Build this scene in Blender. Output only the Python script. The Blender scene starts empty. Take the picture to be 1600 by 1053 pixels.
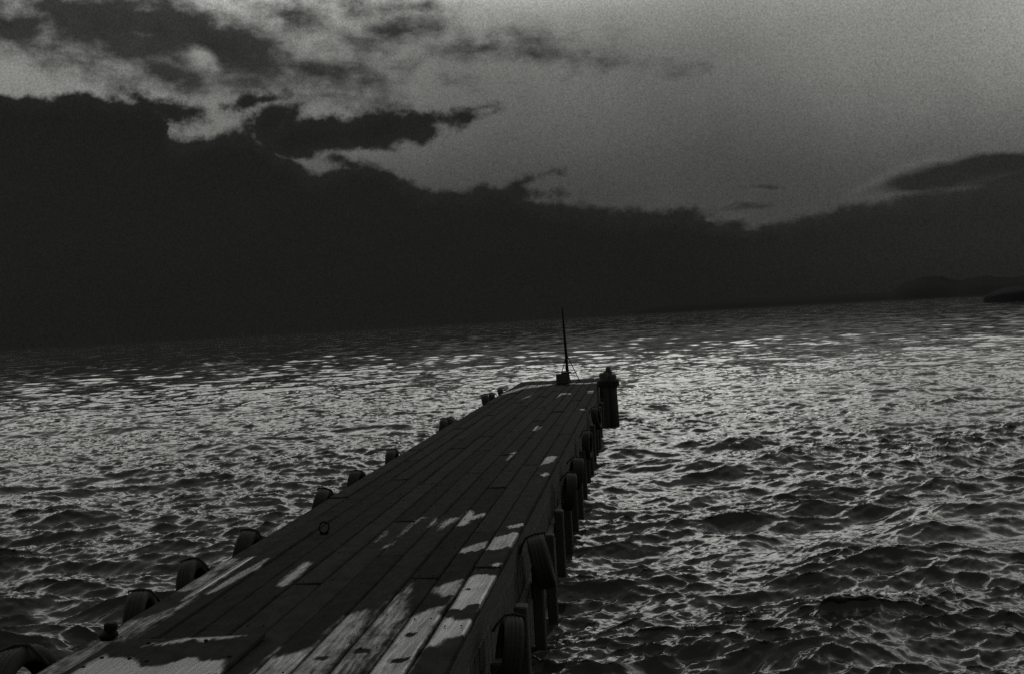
import bpy, bmesh, math, random
import numpy as np
from mathutils import Matrix, Vector
S = bpy.context.scene
R = math.radians
random.seed(7)
rng = np.random.default_rng(11)

# ------------------------------------------------------------------ camera
ROLL, PITCH, CAMZ, FPX = R(3.15), R(1.05), 3.85, 1556.0
cr = np.array([math.cos(ROLL), 0, -math.sin(ROLL)])
cu0 = np.array([math.sin(ROLL), 0, math.cos(ROLL)])
cf = math.cos(PITCH) * np.array([0, 1., 0]) - math.sin(PITCH) * cu0
cu = math.cos(PITCH) * cu0 + math.sin(PITCH) * np.array([0, 1., 0])
cam = bpy.data.cameras.new("camera")
camo = bpy.data.objects.new("camera", cam)
S.collection.objects.link(camo)
camo.matrix_world = Matrix(((cr[0], cu[0], -cf[0], 0), (cr[1], cu[1], -cf[1], 0), (cr[2], cu[2], -cf[2], CAMZ), (0, 0, 0, 1)))
cam.sensor_width = 36; cam.lens = 36 * FPX / 1600
cam.clip_start = .1; cam.clip_end = 40000
S.camera = camo


def direction(x, y):
    """direction (azimuth, elevation in degrees) of a point of the photograph's sky"""
    v = FPX * cf + (x - 800) * cr - (y - 526.5) * cu
    v = v / np.linalg.norm(v)
    return math.degrees(math.atan2(v[0], v[1])), math.degrees(math.asin(v[2]))


# ------------------------------------------------------------------ light
SUN_AZ, SUN_EL = 9.0, 33.0
sun = bpy.data.lights.new("sun", 'SUN')
sun.energy = 0.16; sun.angle = R(22); sun.color = (1, .98, .95)
suno = bpy.data.objects.new("sun", sun); S.collection.objects.link(suno)
sd = Vector((math.sin(R(SUN_AZ)) * math.cos(R(SUN_EL)), math.cos(R(SUN_AZ)) * math.cos(R(SUN_EL)), math.sin(R(SUN_EL))))
suno.rotation_euler = sd.to_track_quat('Z', 'Y').to_euler()
S.view_settings.view_transform = 'Standard'; S.view_settings.look = 'None'
S.view_settings.exposure = 0; S.view_settings.gamma = 1; S.view_settings.use_curve_mapping = False
S.cycles.use_denoising = False
S.cycles.max_bounces = 4; S.cycles.diffuse_bounces = 2; S.cycles.glossy_bounces = 3
S.cycles.sample_clamp_indirect = 4

# ------------------------------------------------------------------ sky
W = bpy.data.worlds.new("World"); S.world = W; W.use_nodes = True
wt = W.node_tree; wt.nodes.clear()


class E:
    """tiny expression wrapper over Math nodes"""
    def __init__(s, tree, sock): s.t, s.s = tree, sock
    def op(s, o, *a, clamp=False):
        n = s.t.nodes.new('ShaderNodeMath'); n.operation = o; n.use_clamp = clamp
        for i, q in enumerate((s,) + a):
            if isinstance(q, E): s.t.links.new(q.s, n.inputs[i])
            else: n.inputs[i].default_value = q
        return E(s.t, n.outputs[0])
    def __add__(s, b): return s.op('ADD', b)
    def __sub__(s, b): return s.op('SUBTRACT', b)
    def __mul__(s, b): return s.op('MULTIPLY', b)
    def __truediv__(s, b): return s.op('DIVIDE', b)
    def max(s, b): return s.op('MAXIMUM', b)
    def min(s, b): return s.op('MINIMUM', b)
    def smax(s, b, d): return s.op('SMOOTH_MAX', b, d)
    def step(s, a, b, lo=0., hi=1.):
        n = s.t.nodes.new('ShaderNodeMapRange'); n.interpolation_type = 'SMOOTHSTEP'
        s.t.links.new(s.s, n.inputs[0])
        for i, q in enumerate((a, b, lo, hi)):
            if isinstance(q, E): s.t.links.new(q.s, n.inputs[i + 1])
            else: n.inputs[i + 1].default_value = q
        return E(s.t, n.outputs[0])
    def mix(s, a, b):   # a*(1-s)+b*s
        n = s.t.nodes.new('ShaderNodeMix'); n.data_type = 'FLOAT'; n.clamp_factor = True
        s.t.links.new(s.s, n.inputs[0])
        for i, q in ((2, a), (3, b)):
            if isinstance(q, E): s.t.links.new(q.s, n.inputs[i])
            else: n.inputs[i].default_value = q
        return E(s.t, n.outputs[0])


def noise(tree, vec, scale, detail=6, rough=.55, dist=0, fac=True):
    n = tree.nodes.new('ShaderNodeTexNoise')
    n.inputs['Scale'].default_value = scale; n.inputs['Detail'].default_value = detail
    n.inputs['Roughness'].default_value = rough; n.inputs['Distortion'].default_value = dist
    if vec is not None: tree.links.new(vec, n.inputs['Vector'])
    return E(tree, n.outputs['Fac']) if fac else n.outputs['Color']


tc = wt.nodes.new('ShaderNodeTexCoord')
dirv = tc.outputs['Generated']
sx = wt.nodes.new('ShaderNodeSeparateXYZ'); wt.links.new(dirv, sx.inputs[0])
X, Y, Z = (E(wt, sx.outputs[i]) for i in range(3))
el = Z.min(1.).max(-1.).op('ARCSINE') * 57.29578
az = X.op('ARCTAN2', Y) * 57.29578
n1 = noise(wt, dirv, 9, 9, .6)
mp = wt.nodes.new('ShaderNodeMapping'); wt.links.new(dirv, mp.inputs[0])
mp.inputs['Location'].default_value = (3.1, 7.7, 1.3); mp.inputs['Scale'].default_value = (1, 1, 2.2)
n2 = noise(wt, mp.outputs[0], 11, 10, .62)
n3 = noise(wt, dirv, 40, 9, .66)
azw = az + (n1 - .5) * 2.2 + (n2 - .5) * 1.4
elw = el + (n2 - .5) * 1.9
cb = wt.nodes.new('ShaderNodeCombineXYZ')
wt.links.new(azw.s, cb.inputs[0]); wt.links.new(elw.s, cb.inputs[1])
PW = cb.outputs[0]
cb0 = wt.nodes.new('ShaderNodeCombineXYZ')
wt.links.new(az.s, cb0.inputs[0]); wt.links.new(el.s, cb0.inputs[1])
P0 = cb0.outputs[0]


def blob(x, y, rx, ry, rot=0, src=None):
    """field (about degrees, positive inside) of a cloud puff; radii and tilt as seen from the pier"""
    a0, e0 = direction(x, y)
    t = R(rot)
    a1, e1 = direction(x + 20 * math.cos(t), y - 20 * math.sin(t))
    ang = math.atan2(e1 - e0, a1 - a0)
    m = wt.nodes.new('ShaderNodeMapping'); m.vector_type = 'TEXTURE'
    m.inputs['Location'].default_value = (a0, e0, 0)
    m.inputs['Rotation'].default_value = (0, 0, ang)
    m.inputs['Scale'].default_value = (rx / 27.2, ry / 27.2, 1)
    wt.links.new(src or PW, m.inputs[0])
    v = wt.nodes.new('ShaderNodeVectorMath'); v.operation = 'LENGTH'
    wt.links.new(m.outputs[0], v.inputs[0])
    return (E(wt, v.outputs['Value']) * -1 + 1.) * (min(rx, ry) / 27.2)


# the long dark bank: its upper edge as elevation over azimuth
edge = [(-260, 135), (-100, 142), (0, 146), (60, 150), (140, 146), (200, 155), (232, 160), (262, 170), (268, 208), (290, 215), (340, 208), (385, 206), (430, 246), (460, 249), (480, 263), (510, 272),
        (550, 258), (600, 264), (640, 285), (690, 299), (740, 292), (790, 292), (840, 314), (900, 322), (960, 330), (1000, 332),
        (1050, 330), (1110, 347), (1180, 352), (1240, 345), (1300, 334), (1380, 316), (1450, 302), (1520, 296), (1600, 286), (1900, 275)]
fc = wt.nodes.new('ShaderNodeFloatCurve')
cv = fc.mapping.curves[0]
pts = sorted([direction(*p) for p in edge])
while len(cv.points) < len(pts): cv.points.new(.5, .5)
for i, (a, e) in enumerate(pts):
    cv.points[i].location = ((a + 45) / 90, e / 20)
for p in cv.points: p.handle_type = 'VECTOR'
fc.mapping.update()
tt = (azw + 45.) / 90.
wt.links.new(tt.op('MULTIPLY', 1.0, clamp=True).s, fc.inputs['Value'])
g = E(wt, fc.outputs[0]) * 20. - elw
F = g.smax(blob(262, 172, 58, 16, -16), .25)
for b in [(480, 215, 105, 30, 3), (420, 190, 45, 24, 10), (590, 207, 100, 26, 6), (670, 192, 62, 12, 8), (690, 186, 60, 5, 8),
          (560, 262, 50, 12, -12), (820, 284, 45, 5, 12), (810, 300, 60, 12, 0), (395, 160, 58, 10, 12),
          (1055, 338, 62, 15, 0), (930, 330, 60, 8, -3), (610, 178, 35, 3, 4), (740, 168, 20, 2, 10)]:
    F = F.smax(blob(*b), .2)
F = F + (n3 - .5) * 1.55 + (n2 - .5) * .6
dens = F.step(-.26, .26)
wedge = blob(1190, 297, 26, 4, 0).max(blob(1165, 326, 34, 5, 3))
dens = dens.max((wedge + (n3 - .5) * .4).step(-.1, .22) * .75)
# softer, thinner cloud at the upper left
G = blob(190, 40, 200, 46, -10)
for b in [(330, 62, 140, 42, -24), (475, 112, 90, 22, -14), (262, 116, 46, 20, -22), (375, 128, 48, 16, -4), (60, 75, 90, 14, -20), (455, 28, 70, 16, -22), (540, 60, 60, 8, -22),
          (622, 48, 50, 15, 0), (600, 14, 60, 10, 0), (755, 76, 28, 3, 6), (826, 82, 22, 2, -8), (15, 30, 60, 34, 0), (497, 157, 34, 5, -8)]:
    G = G.smax(blob(*b), .3)
holes = blob(312, 90, 24, 20, 40).smax(blob(325, 104, 14, 12, 0), .2).max(blob(205, 56, 40, 10, -12)) + (n3 - .5) * .8
G = G - holes.step(-.2, .9) * 1.7
n4 = noise(wt, mp.outputs[0], 17, 8, .6)
G = G + (n4 - .5) * 3.3 + (n3 - .5) * 1.7 + .28
soft = G.step(-.7, 1.1)
# lens cloud at the right
H = blob(1490, 274, 105, 24, 9).smax(blob(1600, 266, 150, 24, 4), .5).smax(blob(1660, 272, 160, 30, 2), .5) + (n3 - .5) * .3
lens = H.step(-.12, .35)
rim = (blob(1395, 272, 75, 9, 24, P0).max(blob(1455, 250, 50, 6, 5, P0)) + (n3 - .5) * .25).step(-.08, .30)
strk = (blob(1440, 300, 150, 5, 9) + (n3 - .5) * .35).step(-.1, .25)

# clear sky behind the clouds: dull near the bank, brighter upwards and towards both sides
base = el.step(6, 18.5, .057, .19)
left = az.step(-24, 4, 1, 0)
base = base + left * el.step(7., 12, 0, .085) + (az.step(10, 30) * .12 + az.step(22, 31) * .05) * el.step(4, 14)
base = base + el.step(14., 18.2) * .10
base = base * (n1 * .5 + .75)
# added bright sky band above the view, shaped to light sea and deck
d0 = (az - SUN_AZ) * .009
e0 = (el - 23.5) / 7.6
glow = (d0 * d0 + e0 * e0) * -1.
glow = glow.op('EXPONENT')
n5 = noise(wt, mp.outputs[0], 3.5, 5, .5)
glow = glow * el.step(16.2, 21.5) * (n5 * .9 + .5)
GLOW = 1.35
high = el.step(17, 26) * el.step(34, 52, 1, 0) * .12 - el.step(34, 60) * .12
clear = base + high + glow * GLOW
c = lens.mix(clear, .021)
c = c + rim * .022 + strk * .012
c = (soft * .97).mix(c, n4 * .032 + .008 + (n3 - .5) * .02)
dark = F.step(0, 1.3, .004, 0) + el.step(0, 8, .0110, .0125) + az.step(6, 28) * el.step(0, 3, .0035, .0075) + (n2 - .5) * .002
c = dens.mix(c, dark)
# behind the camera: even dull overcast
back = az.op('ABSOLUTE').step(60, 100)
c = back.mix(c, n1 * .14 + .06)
n6 = noise(wt, dirv, 620, 1, .5)
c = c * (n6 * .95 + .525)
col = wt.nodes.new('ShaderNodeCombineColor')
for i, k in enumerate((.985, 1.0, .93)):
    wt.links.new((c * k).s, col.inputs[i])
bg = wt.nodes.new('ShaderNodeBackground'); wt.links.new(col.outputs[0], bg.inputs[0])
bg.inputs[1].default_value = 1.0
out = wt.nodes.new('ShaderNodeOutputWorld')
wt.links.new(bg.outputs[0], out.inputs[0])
W.cycles.sampling_method = 'MANUAL'; W.cycles.sample_map_resolution = 512


# ------------------------------------------------------------------ helpers
def tag(o, label=None, cat=None, group=None, kind=None):
    for k, v in (('label', label), ('category', cat), ('group', group), ('kind', kind)):
        if v: o[k] = v
    return o


def empty(name, loc=(0, 0, 0), rz=0, parent=None):
    o = bpy.data.objects.new(name, None); S.collection.objects.link(o)
    o.location = loc; o.rotation_euler = (0, 0, rz); o.parent = parent
    return o


def link(name, me, m, parent=None):
    o = bpy.data.objects.new(name, me); S.collection.objects.link(o)
    if m: me.materials.append(m)
    o.parent = parent
    return o


def obj(name, bm, m, parent=None, smooth=False):
    bmesh.ops.recalc_face_normals(bm, faces=bm.faces)
    me = bpy.data.meshes.new(name); bm.to_mesh(me); bm.free()
    if smooth: me.polygons.foreach_set('use_smooth', [True] * len(me.polygons))
    return link(name, me, m, parent)


def box(bm, c, s, rot=None, bev=0, jit=0):
    r = bmesh.ops.create_cube(bm, size=1)
    vs = r['verts']
    bmesh.ops.scale(bm, vec=s, verts=vs)
    if bev:
        es = list({e for v in vs for e in v.link_edges})
        q = bmesh.ops.bevel(bm, geom=es, offset=bev, segments=1, affect='EDGES')
        vs = list({v for f in q['faces'] for v in f.verts} | {v for v in vs if v.is_valid})
    if jit:
        for v in vs: v.co += Vector([random.uniform(-jit, jit) for _ in range(3)])
    if rot is not None: bmesh.ops.rotate(bm, verts=vs, matrix=rot)
    bmesh.ops.translate(bm, vec=c, verts=vs)
    return vs


def tube(bm, pts, rad, n=10, caps=True):
    pts = [Vector(p) for p in pts]
    rr = rad if isinstance(rad, (list, tuple)) else [rad] * len(pts)
    rings = []
    for i, p in enumerate(pts):
        t = (pts[min(i + 1, len(pts) - 1)] - pts[max(i - 1, 0)]).normalized()
        a = t.cross(Vector((.31, .2, 1)) if abs(t.z) < .9 else Vector((1, 0, 0))).normalized(); b = t.cross(a)
        rings.append([bm.verts.new(p + (a * math.cos(2 * math.pi * k / n) + b * math.sin(2 * math.pi * k / n)) * rr[i]) for k in range(n)])
    for i in range(len(rings) - 1):
        for k in range(n):
            bm.faces.new((rings[i][k], rings[i][(k + 1) % n], rings[i + 1][(k + 1) % n], rings[i + 1][k]))
    if caps:
        bm.faces.new(rings[0][::-1]); bm.faces.new(rings[-1])


def grid_mesh(name, co, nr, nc, closed=False):
    """quad sheet from an (nr*nc,3) array"""
    me = bpy.data.meshes.new(name)
    cc = nc if closed else nc - 1
    i = np.arange(nr - 1)[:, None] * nc; j = np.arange(cc)[None, :]; j2 = (j + 1) % nc
    q = np.stack([i + j, i + j2, i + nc + j2, i + nc + j], -1).reshape(-1, 4)
    me.vertices.add(len(co)); me.vertices.foreach_set('co', np.ascontiguousarray(co, dtype=np.float32).ravel())
    nq = len(q)
    me.loops.add(nq * 4); me.loops.foreach_set('vertex_index', q.astype(np.int32).ravel())
    me.polygons.add(nq); me.polygons.foreach_set('loop_start', np.arange(0, nq * 4, 4, dtype=np.int32))
    me.polygons.foreach_set('use_smooth', np.ones(nq, dtype=bool))
    me.update(calc_edges=True)
    return me


def mat(name, base=(.05, .05, .047), rough=.7, spec=.5, ior=1.5, metal=0):
    m = bpy.data.materials.new(name); m.use_nodes = True
    p = m.node_tree.nodes['Principled BSDF']
    p.inputs['Base Color'].default_value = (*base, 1); p.inputs['Roughness'].default_value = rough
    p.inputs['Specular IOR Level'].default_value = spec; p.inputs['IOR'].default_value = ior
    p.inputs['Metallic'].default_value = metal
    return m, m.node_tree, p


def texmap(t, scale, loc=(0, 0, 0)):
    c_ = t.nodes.new('ShaderNodeTexCoord'); m_ = t.nodes.new('ShaderNodeMapping')
    m_.inputs['Scale'].default_value = scale; m_.inputs['Location'].default_value = loc
    t.links.new(c_.outputs['Object'], m_.inputs[0])
    return m_.outputs[0]


def grey(t, e, tint=(1, 1, .94)):
    n = t.nodes.new('ShaderNodeCombineColor')
    for i in range(3): t.links.new((e * tint[i]).s, n.inputs[i])
    return n.outputs[0]


def bump(t, p, h, dist, strength=1.0, prev=None):
    b = t.nodes.new('ShaderNodeBump'); b.inputs['Distance'].default_value = dist
    if isinstance(strength, E): t.links.new(strength.s, b.inputs['Strength'])
    else: b.inputs['Strength'].default_value = strength
    t.links.new(h.s, b.inputs['Height'])
    if prev is not None: t.links.new(prev, b.inputs['Normal'])
    t.links.new(b.outputs[0], p.inputs['Normal'])
    return b.outputs[0]


# ------------------------------------------------------------------ sea
def fft_tile(L, N, lmin, lmax, alpha, lpeak, th0, spread, seed):
    r = np.random.default_rng(seed)
    k1 = np.fft.fftfreq(N, d=L / N) * 2 * np.pi
    kx, ky = np.meshgrid(k1, k1, indexing='ij')
    k = np.hypot(kx, ky); k[0, 0] = 1
    kp = 2 * np.pi / lpeak
    lam = 2 * np.pi / k
    th = np.arctan2(ky, kx) - th0
    D = np.abs(np.cos(th)) ** spread
    tmean = np.mean(np.abs(np.cos(np.linspace(0, 2 * np.pi, 400))) ** spread) * 2 * np.pi
    Sk = alpha / 2 * k ** -4. * np.exp(-1.25 * (kp / k) ** 2) * D / tmean
    win = 1 / (1 + (lam / lmax) ** 12) * 1 / (1 + (lmin / lam) ** 12)
    dk = 2 * np.pi / L
    A = np.sqrt(Sk * win) * dk
    z = (r.normal(size=(N, N)) + 1j * r.normal(size=(N, N))) * A
    z[0, 0] = 0
    c_ = N * N
    h = np.fft.ifft2(z).real * c_
    dx = np.fft.ifft2(1j * kx / k * z).real * c_
    dy = np.fft.ifft2(1j * ky / k * z).real * c_
    return h, dx, dy


def sample(tile, L, x, y, rot):
    N = tile[0].shape[0]
    cx_, sx_ = math.cos(rot), math.sin(rot)
    u = (x * cx_ + y * sx_) / L * N; v = (-x * sx_ + y * cx_) / L * N
    iu = np.floor(u).astype(np.int64); iv = np.floor(v).astype(np.int64)
    fu = (u - iu).astype(np.float32); fv = (v - iv).astype(np.float32)
    iu %= N; iv %= N; iu1 = (iu + 1) % N; iv1 = (iv + 1) % N
    res = []
    for a in tile:
        a = a.astype(np.float32)
        res.append(a[iu, iv] * (1 - fu) * (1 - fv) + a[iu1, iv] * fu * (1 - fv) + a[iu, iv1] * (1 - fu) * fv + a[iu1, iv1] * fu * fv)
    h, dx, dy = res
    return h, dx * cx_ - dy * sx_, dx * sx_ + dy * cx_


SEA_ALPHA = .033
r_ = [2.0]
while r_[-1] < 14000:
    q = r_[-1]
    r_.append(q + max(.022, .0027 * q) * (1 if q < 900 else 1 + (q - 900) / 300))
rad = np.array(r_)
az_f = np.arange(-33, 33.01, .058)
az_r = [33.01]
stp = .1
while az_r[-1] < 326:
    stp = min(stp * 1.12, 1.5); az_r.append(az_r[-1] + stp)
azs = np.radians(np.concatenate([az_f, np.array([a for a in az_r if a < 326.8])]))
nr, nc = len(rad), len(azs)
rr, aa = np.meshgrid(rad, azs, indexing='ij')
x = (rr * np.sin(aa)).ravel(); y = (rr * np.cos(aa)).ravel(); r1 = rr.ravel()
WD = math.pi / 2 + .16     # the wind runs along the view, a little across
z = np.zeros_like(x); ox = np.zeros_like(x); oy = np.zeros_like(x)
for (L, N, lmin, lmax, pk, sp, rot, sd_, r0, r1_, amp) in (
        (211., 512, 3.2, 70., 9.5, 3, 0., 5, 700, 2500, 1.3),
        (57., 512, .9, 3.2, 9.5, 5, .3, 6, 400, 1200, 1.4),
        (13.7, 1024, .07, .9, 9.5, 4.5, -.2, 8, 24, 130, 2.0)):
    tl = fft_tile(L, N, lmin, lmax, SEA_ALPHA, pk, WD - rot, sp, sd_)
    SC = .62           # short, steep harbour chop
    h_, dx_, dy_ = (q_ * SC for q_ in sample(tl, L, x / SC, y / SC, rot))
    w_ = np.clip(1 - (r1 - r0) / (r1_ - r0), 0, 1) * amp
    if L == 211.: w_ = w_ * (.03 + .97 / (1 + np.clip(r1 - 15, 0, None) / 80)); w_ = np.maximum(w_, .03 * np.clip(1 - (r1 - 800) / 1500, 0, 1))
    if L == 57.: w_ = w_ * (.08 + .92 / (1 + np.clip(r1 - 15, 0, None) / 45))
    if L < 100:      # gusts: ruffled and smoother patches
        gx, gy = x / (7. if L == 57. else 3.7), y / (4.2 if L == 57. else 2.3)
        gn = sum(np.sin(gx * a1_ + gy * b1_ + c1_) for a1_, b1_, c1_ in ((1, .4, .3), (-.7, 1.3, 2), (.5, -1.9, 4), (1.7, .8, 1), (-1.3, .6, 5))) / 2.2
        w_ = w_ * np.clip(1.05 + .3 * gn, .75, 1.5)
    w_ = w_ * (1 + .12 * np.clip(1 - (r1 - 12) / 28, 0, 1))
    z += h_ * w_; ox += dx_ * w_ * .85; oy += dy_ * w_ * .85
print("sea rms", z[r1 < 100].std(), "grid", nr, nc)
co = np.stack([x + ox, y + oy, z], -1)
me = grid_mesh('sea', co, nr, nc, closed=True)
mw, t, p = mat('sea_water', (.042, .043, .038), .05, .5, 1.333)
m_ = texmap(t, (1, 1.6, 1)); a1 = noise(t, m_, 7, 5, .6)
m_ = texmap(t, (1, 1.5, 1), (5, 3, 0)); a2 = noise(t, m_, 26, 3, .6)
ge = t.nodes.new('ShaderNodeNewGeometry'); ln = t.nodes.new('ShaderNodeVectorMath'); ln.operation = 'LENGTH'
t.links.new(ge.outputs['Position'], ln.inputs[0]); rd = E(t, ln.outputs['Value'])
calm = rd.step(25, 200, 1, .0)        # ripples faded with distance so the open sea renders darker
gst = noise(t, texmap(t, (.16, .055, 1)), 1., 9, .68)      # gusts ruffling the open water in streaks
ruf = gst.step(.42, .66, .01, .19) * rd.step(300, 2200, 1, .15)
t.links.new(rd.step(45, 170).mix(rd.step(80, 1500, .05, .03), ruf).s, p.inputs['Roughness'])
nb = bump(t, p, a1, .035, calm * .18)
bump(t, p, a2, .003, calm * .15, nb)
sea = link('sea', me, mw); tag(sea, kind='structure')

# ------------------------------------------------------------------ far land
mh, t, p = mat('hill_scrub', (.036, .037, .034), .95, .0)


def ridge(name, pts, dist, depth, seed):
    """a real hill range: profile given as (azimuth deg, height m), round in depth"""
    rg = np.random.default_rng(seed)
    a = np.linspace(pts[0][0], pts[-1][0], 160)
    h = np.interp(a, [q[0] for q in pts], [q[1] for q in pts])
    nz = np.convolve(rg.normal(size=200), np.ones(7) / 7, 'same')[:160]
    h = h * (1 + nz * .06)
    nd = 24
    dd = np.linspace(-1, 1, nd)
    cs = []
    for k_, d_ in enumerate(dd):
        prof = (1 - d_ * d_) ** .6
        n_ = np.convolve(rg.normal(size=200), np.ones(9) / 9, 'same')[:160]
        cs.append(np.stack([np.sin(np.radians(a)) * (dist + d_ * depth), np.cos(np.radians(a)) * (dist + d_ * depth),
                            h * prof * (1 + .12 * n_ * (abs(d_) > .1)) - 3 * (abs(d_) > .98)], -1))
    o = link(name, grid_mesh(name, np.concatenate(cs), nd, 160), mh)
    tag(o, kind='structure')
    return o


def prof(L, dist):
    res = []
    for (x_, y_) in L:
        a_, e_ = direction(x_, y_)
        res.append((a_, max(0, math.tan(R(e_)) * dist * 1.0 + CAMZ)))
    return res


ridge('hills', prof([(1385, 459), (1402, 450), (1420, 440), (1450, 434), (1470, 434), (1500, 441), (1515, 437), (1535, 432), (1570, 434), (1600, 433), (1680, 428), (1760, 440), (1850, 452)], 6000), 6000, 900, 3)
ridge('hills', prof([(960, 489), (1020, 476), (1080, 470), (1160, 467), (1230, 465), (1300, 462), (1390, 457), (1450, 454), (1500, 457)], 9000), 9000, 900, 4)

# ------------------------------------------------------------------ rocky islet at the right edge
mr, t, p = mat('dark_rock', (.045, .046, .048), .95, .0)
bm = bmesh.new()
bmesh.ops.create_icosphere(bm, subdivisions=5, radius=1)
rs = random.Random(4)
ph = [(Vector([rs.uniform(-1, 1) for _ in range(3)]) * rs.choice([2, 4, 7, 12]), rs.uniform(0, 6)) for _ in range(22)]
for v in bm.verts:
    c_ = v.co.copy()
    d_ = sum(math.sin(c_.dot(k_) + f_) / k_.length for k_, f_ in ph) * .16
    n_ = c_ * (1 + d_)
    # steep left end, rising to the right
    v.co = Vector((math.copysign(abs(c_.x) ** .7, c_.x) * 14 + d_ * 1.5, n_.y * 8, math.copysign(abs(c_.z) ** .25, c_.z) * (4.4 + .6 * c_.x * c_.x * c_.x + d_ * 6)))
isl = obj('rocky_islet', bm, mr)
a_, e_ = direction(1603, 470)
isl.location = (math.sin(R(a_)) * 410, math.cos(R(a_)) * 410, -.4); isl.rotation_euler = (0, 0, -R(a_))
tag(isl, 'low dark rocky islet with a steep left end on the sea at the right edge', 'islet')

# ------------------------------------------------------------------ pier
AZ = R(7.152)
DECK = 1.45
pier = empty('timber_pier', (0, 0, 0), -AZ)
tag(pier, 'long weathered timber pier with wet planks running out into rough sea', 'pier')
V0, V1 = -3.0, 37.6

patches = [
 (1.0, [(-3.53,8.97),(-3.42,9.08),(-3.45,9.86),(-3.55,9.97),(-3.54,9.48)]),
 (.8, [(-2.85,10.35),(-2.79,10.58),(-2.81,10.82),(-2.88,10.59)]),
 (.6, [(-3.05,10.7),(-3.01,10.72),(-3.03,11.42),(-3.06,11.35)]),
 (1, [(-2.82,11.02),(-2.80,11.21),(-2.77,11.93),(-2.82,12.01),(-2.85,11.71)]),
 (.7, [(-2.79,11.97),(-2.66,12.02),(-2.67,12.08),(-2.81,12.06)]),
 (.8, [(-2.58,11.50),(-2.54,11.53),(-2.54,11.97),(-2.61,12.10)]),
 (.9, [(-2.42,11.17),(-2.33,11.46),(-2.29,11.93),(-2.42,11.95),(-2.45,11.66)]),
 (1.2, [(-2.25,11.45),(-2.18,11.55),(-2.13,11.83),(-2.00,12.20),(-2.03,12.29),(-2.15,12.11),(-2.21,12.44),(-2.26,12.48)]),
 (1.0, [(-1.97,10.14),(-1.85,10.18),(-1.71,10.37),(-1.73,10.61),(-1.85,10.59),(-1.94,10.42)]),
 (1.2, [(-1.70,10.25),(-1.56,10.18),(-1.40,10.57),(-1.40,11.04),(-1.52,11.02),(-1.69,10.82)]),
 (1.2, [(-1.62,11.37),(-1.51,11.29),(-1.41,11.52),(-1.47,11.56)]),
 (1.2, [(-1.55,9.62),(-1.47,9.55),(-1.45,9.66),(-1.5,9.7)]),
 (1.2, [(-1.70,8.16),(-1.71,8.95),(-1.69,9.22),(-1.40,9.32),(-1.38,8.39),(-1.43,8.2),(-1.51,8.15)]),
 (.8, [(-1.99,8.83),(-1.84,8.58),(-1.72,8.61),(-1.73,9.10),(-1.89,9.00)]),
 (1, [(-1.91,7.98),(-1.74,8.10),(-1.73,8.28),(-1.82,8.23)]),
 (1.0, [(-1.71,7.25),(-1.70,7.94),(-1.42,7.90),(-1.40,7.50),(-1.56,7.43),(-1.62,7.22)]),
 (.9, [(-2.01,6.1),(-2.00,7.95),(-1.86,8.20),(-1.70,7.97),(-1.71,6.94),(-1.71,6.1)]),
 (.6, [(-2.29,6.2),(-2.30,7.57),(-2.28,8.6),(-2.20,9.02),(-2.01,8.03),(-2.01,6.2)]),
 (.75, [(-2.58,6.2),(-2.57,7.28),(-2.55,8.05),(-2.41,8.23),(-2.29,7.78),(-2.29,6.2)]),
 (.85, [(-2.85,6.2),(-2.84,6.98),(-2.67,7.14),(-2.55,7.25),(-2.56,6.2)]),
 (1, [(-2.86,6.91),(-2.83,7.05),(-2.83,7.29),(-2.86,7.05)]),
 (1.3, [(-4.27,8.60),(-4.22,8.74),(-4.20,9.46),(-4.23,10.26),(-4.30,10.21),(-4.29,9.31)]),
 (1.1, [(-4.12,8.78),(-4.10,9.13),(-4.06,9.92),(-4.02,10.13),(-3.95,9.70),(-4.00,9.17),(-4.07,8.86)]),
 (.55, [(-4.29,7.47),(-4.31,8.16),(-4.14,8.95),(-4.13,7.97),(-4.13,7.28)]),
 (.6, [(-4.50,6.3),(-4.45,8.1),(-4.28,8.3),(-4.24,7.29),(-4.22,6.3)]),
 (.6, [(-4.52,8.9),(-4.5,10.2),(-4.36,10.2),(-4.32,9.0)]),
 (1.3, [(-4.20,6.2),(-4.11,7.02),(-3.87,6.94),(-3.62,6.70),(-3.5,6.2)]),
 (1.3, [(-3.64,6.76),(-3.40,6.88),(-3.14,6.90),(-3.0,6.6),(-3.53,6.4)]),
 (1.2, [(-3.92,7.22),(-3.64,7.34),(-3.21,7.42),(-3.20,7.48),(-3.65,7.44)]),
 (1.1, [(-1.71,16.04),(-1.67,16.89),(-1.63,17.11),(-1.50,17.08),(-1.53,16.49),(-1.63,16.16)]),
 (1, [(-1.58,15.05),(-1.53,15.35),(-1.46,15.15),(-1.52,14.9)]),
 (1, [(-2.33,16.83),(-2.35,17.62),(-2.29,17.85),(-2.31,17.45)]),
 (1.3, [(-2.32,21.0),(-2.32,21.9),(-2.24,21.9),(-2.25,21.0)]),
 (1, [(-2.50,29.37),(-2.49,31.00),(-2.16,30.93),(-2.12,30.33),(-2.41,30.48)]),
 (1, [(-1.67,31.2),(-1.48,31.47),(-1.48,30.69),(-1.66,30.7)]),
 (1, [(-1.58,25.52),(-1.44,25.5),(-1.44,25.2),(-1.57,25.2)]),
 (.9, [(-4.5,31.5),(-4.3,33.6),(-3.9,35.3),(-3.2,35.6),(-3.0,35.2),(-3.9,34),(-4.2,32)]),
 (.9, [(-3.54,29.47),(-3.41,30.55),(-3.37,31.76),(-3.37,29.83)]),
 (.8, [(-2.7,35.0),(-1.5,34.8),(-1.5,35.3),(-2.7,35.5)]),
]
PN = 256
ngrid = rng.random((PN, PN))


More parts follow.
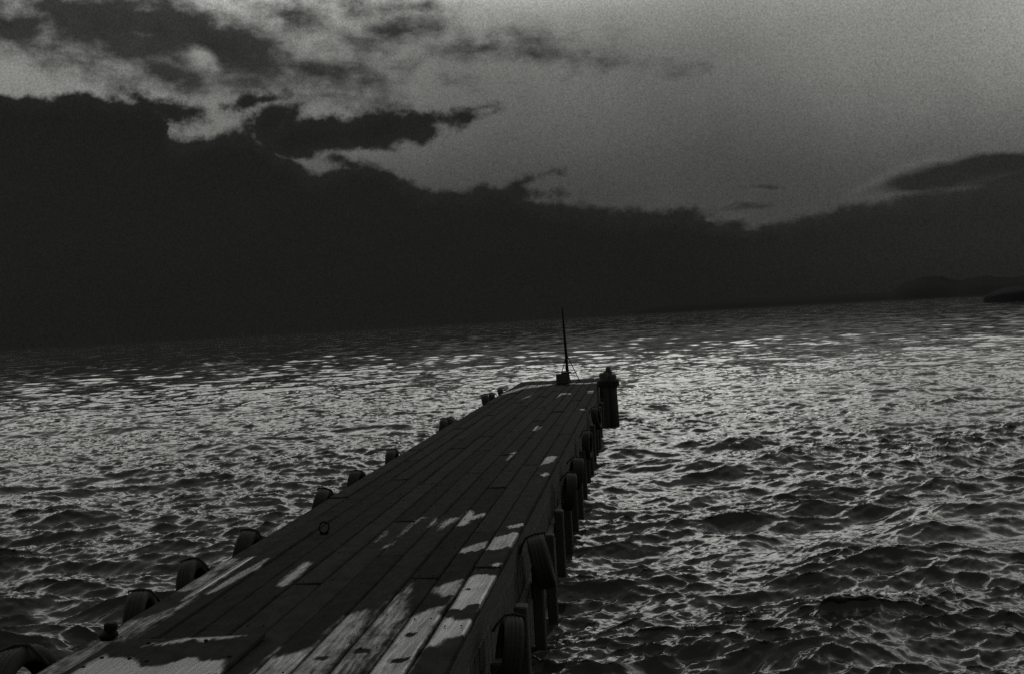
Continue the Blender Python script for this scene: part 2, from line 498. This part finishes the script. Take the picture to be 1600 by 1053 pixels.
def vnoise(u, v):
    iu = np.floor(u).astype(int); iv = np.floor(v).astype(int); fu = u - iu; fv = v - iv
    fu = fu * fu * (3 - 2 * fu); fv = fv * fv * (3 - 2 * fv)
    g_ = lambda a, b: ngrid[a % PN, b % PN]
    return g_(iu, iv) * (1 - fu) * (1 - fv) + g_(iu + 1, iv) * fu * (1 - fv) + g_(iu, iv + 1) * (1 - fu) * fv + g_(iu + 1, iv + 1) * fu * fv


def fbm(u, v, o=4):
    s_ = 0; a_ = .5; tot = 0
    for i in range(o):
        s_ = s_ + a_ * vnoise(u * 2 ** i + 17.3 * i, v * 2 ** i + 5.1 * i); tot += a_; a_ *= .55
    return s_ / tot - .5


def poly_sd(u, v, poly):
    """signed distance to a polygon (negative inside)"""
    d = np.full(u.shape, 1e9); s_ = np.zeros(u.shape, bool)
    n = len(poly)
    for i in range(n):
        ax, ay = poly[i]; bx, by = poly[(i + 1) % n]
        ex, ey = bx - ax, by - ay
        wx, wy = u - ax, v - ay
        tt_ = np.clip((wx * ex + wy * ey) / (ex * ex + ey * ey + 1e-12), 0, 1)
        d = np.minimum(d, np.hypot(wx - ex * tt_, (wy - ey * tt_)))
        c1 = (ay > v) != (by > v)
        xs = ax + (v - ay) * ex / (ey if abs(ey) > 1e-9 else 1e-9)
        s_ ^= c1 & (u < xs)
    return np.where(s_, -d, d)


dry = [[(-1.57,8.12),(-1.5,8.1),(-1.45,8.2),(-1.47,8.33),(-1.55,8.3)], [(-1.9,7.5),(-1.84,7.5),(-1.84,7.56),(-1.9,7.56)], [(-1.86,6.9),(-1.76,6.92),(-1.76,6.98),(-1.86,6.96)],
       [(-2.2,7.1),(-2.1,7.12),(-2.12,7.2),(-2.2,7.18)], [(-1.66,8.75),(-1.62,8.74),(-1.62,8.8),(-1.65,8.8)], [(-2.45,6.95),(-2.38,6.95),(-2.38,7.02),(-2.45,7.02)]]


def wetness(u, v):
    w = np.zeros(u.shape)
    nn = fbm(u * 14, v * 2.6, 5)
    far = np.clip((v - 14) / 10, 0, 1)
    for s_, poly in patches:
        ys = [q[1] for q in poly]
        m = (v > min(ys) - .4) & (v < max(ys) + .4)
        if not m.any(): continue
        d = poly_sd(u[m], v[m] + nn[m] * .25, poly)
        a_ = np.clip(.5 - d / .09 + nn[m] * .75, 0, 1) * s_
        w[m] = np.maximum(w[m], a_)
    for poly in dry:
        m = (v > poly[0][1] - .3) & (v < poly[0][1] + .5)
        if not m.any(): continue
        w[m] *= np.clip((poly_sd(u[m], v[m] + nn[m] * .1, poly) - nn[m] * .02) / .02, 0, 1)
    return w


# wood: dark, soaked, with grain; smooth water film where the boards are wet
mwood, t, p = mat('wet_timber', (.05, .05, .047), .7, .3, 1.45)
at_ = t.nodes.new('ShaderNodeAttribute'); at_.attribute_name = 'wet'
wet = E(t, at_.outputs['Fac'])
at2 = t.nodes.new('ShaderNodeAttribute'); at2.attribute_name = 'tone'
tone = E(t, at2.outputs['Fac'])
gm = texmap(t, (22, 1.1, 22)); gr = noise(t, gm, 2.2, 7, .65, 1.6)
gm2 = texmap(t, (90, 3.5, 90)); gr2 = noise(t, gm2, 1.5, 4, .6, .6)
gm3 = texmap(t, (3, 2, 3)); blot = noise(t, gm3, 2.5, 6, .65)
base_c = (gr * .6 + gr2 * .5 + .25) * (tone * .022 + .008) * blot.step(.2, .75, .55, 1.35)
t.links.new(grey(t, base_c), p.inputs['Base Color'])
wv = t.nodes.new('ShaderNodeTexWave'); wv.bands_direction = 'X'; wv.wave_profile = 'SIN'
for k_, v_ in (('Scale', 5.5), ('Distortion', 9.), ('Detail', 3.), ('Detail Scale', .9), ('Detail Roughness', .6)): wv.inputs[k_].default_value = v_
gm4 = texmap(t, (1.1, .3, 1.1)); cmb = t.nodes.new('ShaderNodeVectorMath'); cmb.operation = 'ADD'
cx3 = t.nodes.new('ShaderNodeCombineXYZ'); t.links.new((tone * 31.).s, cx3.inputs[2]); t.links.new((tone * 17.).s, cx3.inputs[1])
t.links.new(gm4, cmb.inputs[0]); t.links.new(cx3.outputs[0], cmb.inputs[1]); t.links.new(cmb.outputs[0], wv.inputs['Vector'])
ringp = E(t, wv.outputs['Fac'])
gm5 = texmap(t, (9, 1.6, 9)); mid = noise(t, gm5, 1.6, 6, .62, .8)
film = (wet + (mid - .5) * 1.1 + (blot - .5) * .9 + (ringp - .5) * .12 - .03).step(.1, 1.05)
film = film * wet.step(0, .25)
rough = film.mix((gr * .2 + .75), gr * .3 + gr2 * .2 + .03)
t.links.new(rough.s, p.inputs['Roughness'])
t.links.new(film.mix(.03, 1.).s, p.inputs['Specular IOR Level'])
hgt = gr * .4 + gr2 * .2 + mid * .5 + ringp * .08
bump(t, p, hgt, .010, film.mix(.9, .6))

mnail, t, p = mat('rusty_iron', (.014, .013, .012), .85, .08)

PW_, PT = .266, .06
allco, allq, wets, tones = [], [], [], []
off = 0
us = [-1.43 - .2785 * i - .2785 / 2 for i in range(11)]
fixed_joints = {0: [3.5, 9.53, 15.0, 20.2, 26.0, 31.0], 1: [5.2, 11.2, 16.2, 22.0, 28.2], 2: [3, 9.2, 14.1, 19.8, 25.1, 30.4],
                3: [5.8, 12.2, 17.5, 23, 29], 4: [4, 10.1, 15.5, 21, 26.4, 32], 5: [5, 11.9, 18.2, 24.0, 30.1], 6: [3.6, 9.1, 14.6, 20.4, 27.0, 32.4]}
nails = []
for pi, uc in enumerate(us):
    js = fixed_joints.get(pi) or sorted([7.42 + (pi - 7) * .02] + [7.4 + (pi % 3) * 1.4 + 4.9 * k for k in range(1, 6)])
    ends = [V0] + js + [V1 + random.uniform(-.12, .1)]
    for s_ in range(len(ends) - 1):
        a0_, b0_ = ends[s_] + .006, ends[s_ + 1] - .006
        near = a0_ < 14
        dv = .02 if near else .06
        nv = max(4, int((b0_ - a0_) / dv)); nu = 15 if near else 9
        vv = np.linspace(a0_, b0_, nv)
        q = np.linspace(-1, 1, nu)
        # rounded edges: compress samples
        UU, VV = np.meshgrid(q, vv)
        wav = (fbm(vv * .9 + pi * 13.7, vv * 0 + s_ * 3.1, 3) * .018)[:, None]
        hw = PW_ / 2 * (1 + random.uniform(-.02, .01))
        edge_n = fbm(vv * 3.1 + 50 + pi, vv * 0 + 9.2 + s_, 5)[:, None] * .03 - .006
        u_ = uc + UU * (hw + edge_n * .5) + wav * .3
        tilt = random.gauss(0, .03) + (random.gauss(0, .012)) * (VV - a0_) / (b0_ - a0_)
        cup = random.gauss(.004, .004)
        if pi in (9, 10): cup = .012; tilt = tilt + .02
        zt = DECK + random.uniform(-.009, .009) + wav * .7 + tilt * UU * PW_ / 2 + cup * (UU ** 2 - .4)
        zt = zt + fbm(u_ * 5, VV * 1.6, 3) * .010
        ends_d = np.minimum(VV - a0_, b0_ - VV)
        zt = zt - np.clip(1 - (1 - np.abs(UU)) / .09, 0, 1) ** 2 * .007 - np.clip(1 - ends_d / .02, 0, 1) ** 2 * .006
        top = np.stack([u_, VV, zt], -1)
        w_ = wetness(u_, VV); tn = np.full(u_.shape, random.uniform(.4, 1.0))
        # skirt: repeat edge columns lower, and end rows
        L_ = top[:, :1].copy(); L_[..., 2] = DECK - PT; R__ = top[:, -1:].copy(); R__[..., 2] = DECK - PT
        full = np.concatenate([L_, top, R__], 1)
        w2 = np.concatenate([w_[:, :1] * 0, w_, w_[:, :1] * 0], 1); t2 = np.concatenate([tn[:, :1], tn, tn[:, :1]], 1)
        e0_ = full[:1].copy(); e0_[..., 2] = DECK - PT; e1_ = full[-1:].copy(); e1_[..., 2] = DECK - PT
        full = np.concatenate([e0_, full, e1_], 0)
        w2 = np.concatenate([w2[:1] * 0, w2, w2[:1] * 0], 0); t2 = np.concatenate([t2[:1], t2, t2[:1]], 0)
        nrr, ncc = full.shape[:2]
        i_ = np.arange(nrr - 1)[:, None] * ncc; j_ = np.arange(ncc - 1)[None, :]
        allq.append((np.stack([i_ + j_, i_ + j_ + 1, i_ + ncc + j_ + 1, i_ + ncc + j_], -1).reshape(-1, 4)) + off)
        allco.append(full.reshape(-1, 3)); wets.append(w2.ravel()); tones.append(t2.ravel()); off += nrr * ncc
        for e_ in (a0_ + .07, b0_ - .07):
            if 5 < e_ < 30:
                for du in (-.07, .07): nails.append((uc + du + random.uniform(-.01, .01), e_))
        k_ = a0_ + 1.2
        while k_ < b0_ - .5 and k_ < 22:
            for du in (-.07, .07):
                if random.random() < .8: nails.append((uc + du + random.uniform(-.012, .012), k_))
            k_ += 1.5


def raw_mesh(name, co, q, attrs):
    me = bpy.data.meshes.new(name)
    me.vertices.add(len(co)); me.vertices.foreach_set('co', co.astype(np.float32).ravel())
    n = len(q); me.loops.add(n * 4); me.loops.foreach_set('vertex_index', q.astype(np.int32).ravel())
    me.polygons.add(n); me.polygons.foreach_set('loop_start', np.arange(0, n * 4, 4, dtype=np.int32))
    me.polygons.foreach_set('use_smooth', np.ones(n, dtype=bool))
    me.update(calc_edges=True)
    for k_, a_ in attrs.items():
        at = me.attributes.new(k_, 'FLOAT', 'POINT'); at.data.foreach_set('value', a_.astype(np.float32))
    return me


me = raw_mesh('deck', np.concatenate(allco), np.concatenate(allq), {'wet': np.concatenate(wets), 'tone': np.concatenate(tones)})
deck = link('deck', me, mwood, pier)
# nail heads
bm = bmesh.new()
for (u_, v_) in nails:
    bmesh.ops.create_uvsphere(bm, u_segments=6, v_segments=4, radius=.009, matrix=Matrix.Translation((u_, v_, DECK + .002)) @ Matrix.Diagonal((1, 1, .6, 1)))
nl = obj('nail_heads', bm, mnail, pier, True); tag(nl, kind='stuff')

# cover board near the viewer
nu, nv = 50, 110
UU, VV = np.meshgrid(np.linspace(-4.22, -3.03, nu), np.linspace(5.0, 7.36, nv))
uu0, uu1 = UU.min(), UU.max()
zt = DECK + .035 + fbm(UU * 2, VV * 1.2, 3) * .02 + .012 * ((UU - (uu0 + uu1) / 2) ** 2)
sk = VV + (UU + 4.22) * .16      # cut a little askew
top = np.stack([UU, VV + (UU + 4.22) * .10, zt], -1)
full = np.concatenate([top[:, :1], top, top[:, -1:]], 1).copy(); full[:, 0, 2] = DECK + .008; full[:, -1, 2] = DECK + .008
full = np.concatenate([full[:1], full, full[-1:]], 0).copy(); full[0, :, 2] = DECK + .008; full[-1, :, 2] = DECK + .008
wv = wetness(full[..., 0], full[..., 1])
nrr, ncc = full.shape[:2]
i_ = np.arange(nrr - 1)[:, None] * ncc; j_ = np.arange(ncc - 1)[None, :]
q = np.stack([i_ + j_, i_ + j_ + 1, i_ + ncc + j_ + 1, i_ + ncc + j_], -1).reshape(-1, 4)
me = raw_mesh('cover_board', full.reshape(-1, 3), q, {'wet': wv.ravel(), 'tone': np.full(wv.size, .75)})
cbd = link('cover_board', me, mwood, pier)
for (u_, v_) in [(-4.13, 6.75), (-4.1, 6.95), (-3.87, 6.93), (-3.7, 6.87), (-3.9, 7.28), (-3.45, 7.32), (-3.1, 6.95)]:
    bm = bmesh.new()
    bmesh.ops.create_uvsphere(bm, u_segments=10, v_segments=6, radius=.017, matrix=Matrix.Translation((u_, v_, DECK + .04)) @ Matrix.Diagonal((1, 1, .5, 1)))
    obj('bolt_head', bm, mnail, cbd, True)

# timbers below the deck
mbeam, t, p = mat('tarred_timber', (.02, .02, .018), .8, .15)
gm = texmap(t, (9, 1, 9)); gr = noise(t, gm, 3, 6, .6)
t.links.new(grey(t, gr * .03 + .045), p.inputs['Base Color']); bump(t, p, gr, .02, .8)
UL, UR = us[-1] - PW_ / 2, us[0] + PW_ / 2
for u_, w_ in ((UR - .06, .1), (UL + .06, .1), (-2.9, .16), (-2.2, .14), (-3.7, .14)):
    bm = bmesh.new(); box(bm, (u_, (V0 + V1) / 2, DECK - PT - .135), (w_, V1 - V0 - .3, .26), bev=.008)
    obj('stringer', bm, mbeam, pier)
bm = bmesh.new(); box(bm, (UR + .035, (V0 + V1) / 2, .7), (.07, V1 - V0 - .4, .2), bev=.01); obj('waling', bm, mbeam, pier)
bm = bmesh.new(); box(bm, (UL - .035, (V0 + V1) / 2, .7), (.07, V1 - V0 - .4, .2), bev=.01); obj('waling', bm, mbeam, pier)
v_ = -2.0
while v_ < V1:
    bm = bmesh.new(); box(bm, ((UL + UR) / 2, v_, DECK - PT - .27 - .15), (UR - UL - .12, .26, .28), bev=.012); obj('cross_beam', bm, mbeam, pier)
    for u_ in (UL + .16, (UL + UR) / 2, UR - .16):
        bm = bmesh.new()
        tube(bm, [(u_ + random.uniform(-.02, .02), v_, -2.5), (u_, v_, 0), (u_, v_, DECK - .34 - .28)], [.16, .15, .14], 14)
        obj('pile', bm, mbeam, pier, True)
    v_ += 3.2
for side in (-1, 1):          # upright fender timbers
    u_ = UR + .075 if side > 0 else UL - .075
    v_ = -1.4
    while v_ < V1 - .3:
        bm = bmesh.new(); box(bm, (u_ + side * .065, v_, -.05), (.13, .16, 2.1), bev=.015, jit=.004); obj('fender_timber', bm, mbeam, pier)
        v_ += 1.6 if side > 0 else 3.2
# close plank screen on the right, seaward face
bm = bmesh.new()
v_ = V0 + .2
while v_ < V1 - .2:
    box(bm, (UR - .02, v_ + .11, .2), (.035, .205, 1.9), bev=.004, jit=.003); v_ += .222
obj('side_boarding', bm, mbeam, pier)

# mooring ring with its staple on the deck
bm = bmesh.new()
Rg = .062
tube(bm, [(-3.78 + Rg * math.cos(a) * .95, 11.3 + Rg * .3 * math.sin(a), DECK + .075 + Rg * math.sin(a)) for a in np.linspace(0, 2 * math.pi, 25)], .011, 8, False)
ring = obj('mooring_ring', bm, mnail, pier, True)
bm = bmesh.new(); box(bm, (-3.78, 11.3, DECK + .012), (.10, .05, .02), bev=.004); obj('ring_plate', bm, mnail, ring)

# ------------------------------------------------------------------ tyre fenders
mtyre, t, p = mat('old_rubber', (.018, .018, .017), .62, .12)
gm = texmap(t, (1, 1, 1)); gr = noise(t, gm, 14, 5, .6)
t.links.new(grey(t, gr * .015 + .025), p.inputs['Base Color']); bump(t, p, gr, .01, .6)
t.links.new((gr * .25 + .6).s, p.inputs['Roughness'])
mrope, t, p = mat('tarred_rope', (.03, .03, .027), .9, .1)


def tyre_bm(Ro=.33, Wd=.2, blocks=44):
    """a car tyre, axle along x: tread with blocks, shoulders, side walls, open inside"""
    prof_ = [(-.30, .60), (-.42, .66), (-.50, .80), (-.47, .92), (-.40, .975), (-.26, 1.0), (-.22, .972), (-.16, 1.0), (-.03, 1.0), (0, .972), (.03, 1.0), (.16, 1.0), (.22, .972), (.26, 1.0),
             (.40, .975), (.47, .92), (.50, .80), (.42, .66), (.30, .60), (.28, .66), (.40, .80), (.34, .90), (0, .93), (-.34, .90), (-.40, .80), (-.28, .66)]
    bm = bmesh.new(); N = blocks * 2; rings = []
    for k in range(N):
        a = 2 * math.pi * k / N
        rg_ = []
        for i, (w, r) in enumerate(prof_):
            rr_ = r * Ro
            if 4 <= i <= 14 and k % 2: rr_ -= .006
            rg_.append(bm.verts.new((w * Wd, math.sin(a) * rr_, math.cos(a) * rr_)))
        rings.append(rg_)
    n = len(prof_)
    for k in range(N):
        for i in range(n):
            bm.faces.new((rings[k][i], rings[k][(i + 1) % n], rings[(k + 1) % N][(i + 1) % n], rings[(k + 1) % N][i]))
    return bm


def rope_bm(Ro, side):
    bm = bmesh.new()
    z0 = -.62 * Ro
    pts = [(0, 0, Ro * .5), (.02 * side, .02, Ro * .93), (-.11 * side, .03, Ro * 1.06), (-.22 * side, .035, Ro * .66)]
    pp = [Vector(q) for q in [(.0, 0, Ro * .62), (.11 * side, .0, Ro * .72), (.11 * side, .0, Ro * .98), (.0, .01, Ro * 1.035), (-.10 * side, .02, Ro * .98), (-.17 * side, .03, Ro * .7), (-.2 * side, .035, Ro * .5)]]
    tube(bm, pp, .014, 8)
    return bm


order = []
tyL = [(6.95, .36, .16), (8.7, .27, .10), (9.85, .31, .11), (11.25, .34, .11), (14.1, .30, .10), (15.95, .26, .07), (18.4, .29, .08), (23.2, .35, .16), (24.2, .28, .08), (30.2, .33, .17), (31.3, .28, .12), (33.6, .30, .10)]
tyR = [(8.15, .30, -.02), (11.1, .31, .0), (15.5, .30, -.01), (17.2, .28, -.02), (21.3, .31, -.04), (26.5, .3, -.03)]
ordn = ['nearest', 'second', 'third', 'fourth', 'fifth', 'sixth', 'seventh', 'eighth', 'ninth', 'tenth', 'eleventh', 'twelfth', 'farthest']
src = None
for side, lst in ((-1, tyL), (1, tyR)):
    for i, (v_, Ro, up) in enumerate(lst):
        ul = (UL - .20 - .04) if side < 0 else (UR + .20 + .035)
        ul += random.uniform(-.01, .02) * side
        up -= .03; zc = DECK + up - Ro
        wx = ul * math.cos(AZ) + v_ * math.sin(AZ); wy = -ul * math.sin(AZ) + v_ * math.cos(AZ)
        if src is None:
            r0_ = empty('tyre_fender'); b_ = obj('tyre', tyre_bm(), mtyre, r0_, True)
            rp = obj('rope', rope_bm(.33, -1), mrope, r0_, True)
            src = (b_, rp)
        else:
            r0_ = empty('tyre_fender')
            b_ = src[0].copy(); S.collection.objects.link(b_); b_.parent = r0_
            rp = src[1].copy(); S.collection.objects.link(rp); rp.parent = r0_
        if side > 0: rp.rotation_euler = (0, 0, math.pi)
        r0_.location = (wx, wy, zc); sc_ = Ro / .33
        r0_.scale = (sc_ * random.uniform(.85, 1.15), sc_ * random.uniform(.95, 1.1), sc_)
        r0_.rotation_euler = (random.uniform(0, 0), random.uniform(-.22, .22), -AZ + random.uniform(-.25, .25))
        sname = 'left' if side < 0 else 'right'
        w_ = 'farthest' if i == len(lst) - 1 else ordn[i]
        extra = 'from the viewer, hung on' if w_ not in ('nearest', 'farthest') else 'to the viewer of those on' if w_ == 'nearest' else 'from the viewer of those on'
        tag(r0_, f'black tyre fender, {w_} {extra} the pier\'s {sname} side', 'tyre', 'old tyres hung along the pier as fenders')

# ------------------------------------------------------------------ pier head: pole with braces, block, big fender pile
def world(u_, v_): return (u_ * math.cos(AZ) + v_ * math.sin(AZ), -u_ * math.sin(AZ) + v_ * math.cos(AZ))


mx, my = world(-2.60, 35.9)
mast = empty('beacon_pole', (mx, my, DECK), -AZ)
tag(mast, 'thin dark beacon pole with slanting stays at the far end of the pier', 'pole')
bm = bmesh.new(); tube(bm, [(0, 0, .0), (-.01, 0, 1.0), (-.04, 0, 1.9), (-.06, 0, 2.7)], [.055, .05, .038, .025], 12); obj('pole', bm, mnail, mast, True)
for (bx, by, h_) in ((.46, -.1, 1.05), (-.32, -.15, .95), (.05, .5, 1.0)):
    bm = bmesh.new(); tube(bm, [(bx, by, 0), (-.01, 0, h_)], .016, 8); obj('stay', bm, mnail, mast, True)
bm = bmesh.new(); box(bm, (.1, 0, .62), (.75, .03, .03)); obj('crossbar', bm, mnail, mast)
bm = bmesh.new(); box(bm, (0, 0, .02), (.3, .3, .03), bev=.005); obj('base_plate', bm, mnail, mast)
cx_, cy_ = world(-2.68, 35.2)
bxo = empty('timber_block', (cx_, cy_, DECK), -AZ + .12)
tag(bxo, 'squat dark timber block in front of the beacon pole on the pier', 'block')
bm = bmesh.new(); box(bm, (-.05, 0, .19), (.46, .34, .36), bev=.03, jit=.012); obj('block', bm, mbeam, bxo)
bm = bmesh.new(); box(bm, (.10, .0, .40), (.34, .30, .06), bev=.012, jit=.01); obj('cap_board', bm, mbeam, bxo)
px_, py_ = world(-1.10, 34.0)
pl = empty('fender_pile', (px_, py_, 0), -AZ)
tag(pl, 'thick black pile standing above the pier at its far right corner', 'pile')
for (dx, dy, rr_, zz) in ((-.12, 0, .17, 1.85), (.14, .05, .16, 1.78), (.0, .28, .16, 1.9)):
    bm = bmesh.new(); tube(bm, [(dx * 1.6, dy * 1.4, -2.5), (dx, dy, 1), (dx, dy, zz - .05), (dx, dy, zz)], [rr_ + .02, rr_, rr_, rr_ * .8], 14); obj('pile_trunk', bm, mbeam, pl, True)
bm = bmesh.new(); tube(bm, [(0, .15, 1.7), (.03, .15, 1.98), (.04, .15, 2.04)], [.12, .09, .05], 10); obj('pile_head', bm, mbeam, pl, True)
bm = bmesh.new()
for k in range(4):
    tube(bm, [((.0 + .36 * math.cos(a)), .1 + .34 * math.sin(a), 1.56 - k * .05 + .01 * math.sin(3 * a)) for a in np.linspace(0, 2 * math.pi, 24)], .026, 6, False)
obj('lashing', bm, mrope, pl, True)

# a few small things on the boards
bx_, by_ = world(-4.40, 7.58)
st_ = empty('mooring_stub', (bx_, by_, DECK), -AZ)
tag(st_, 'small dark iron mooring stub on the left edge planks beside the nearest tyre', 'bollard')
bm = bmesh.new(); tube(bm, [(0, 0, 0), (0, 0, .03), (0, 0, .032), (.01, 0, .05), (.02, 0, .08), (.03, .01, .10), (.03, .01, .11)], [.075, .07, .05, .048, .055, .05, .03], 14); obj('post', bm, mnail, st_, True)
mstraw, t, p = mat('dry_straw', (.30, .29, .25), .7, .3)
tx, ty = world(-2.29, 7.55)
bm = bmesh.new()
rt = random.Random(3)
for k in range(26):
    yy = rt.uniform(-.28, .3); h = rt.uniform(.03, .09); dx = rt.uniform(-.05, .03); dy = rt.uniform(-.04, .06)
    tube(bm, [(rt.uniform(-.012, .012), yy, -.02), (dx * .4, yy + dy * .4, h * .6), (dx, yy + dy, h)], [.0022, .0017, .0006], 4)
tube(bm, [(0, -.29, -.012), (0, 0, -.012), (0, .31, -.012)], .014, 6)
tf = obj('dry_grass_tuft', bm, mstraw)
tf.location = (tx, ty, DECK); tf.rotation_euler = (0, 0, -AZ)
tag(tf, 'pale tuft of dry grass blades standing in a gap between the near planks', 'grass tuft')
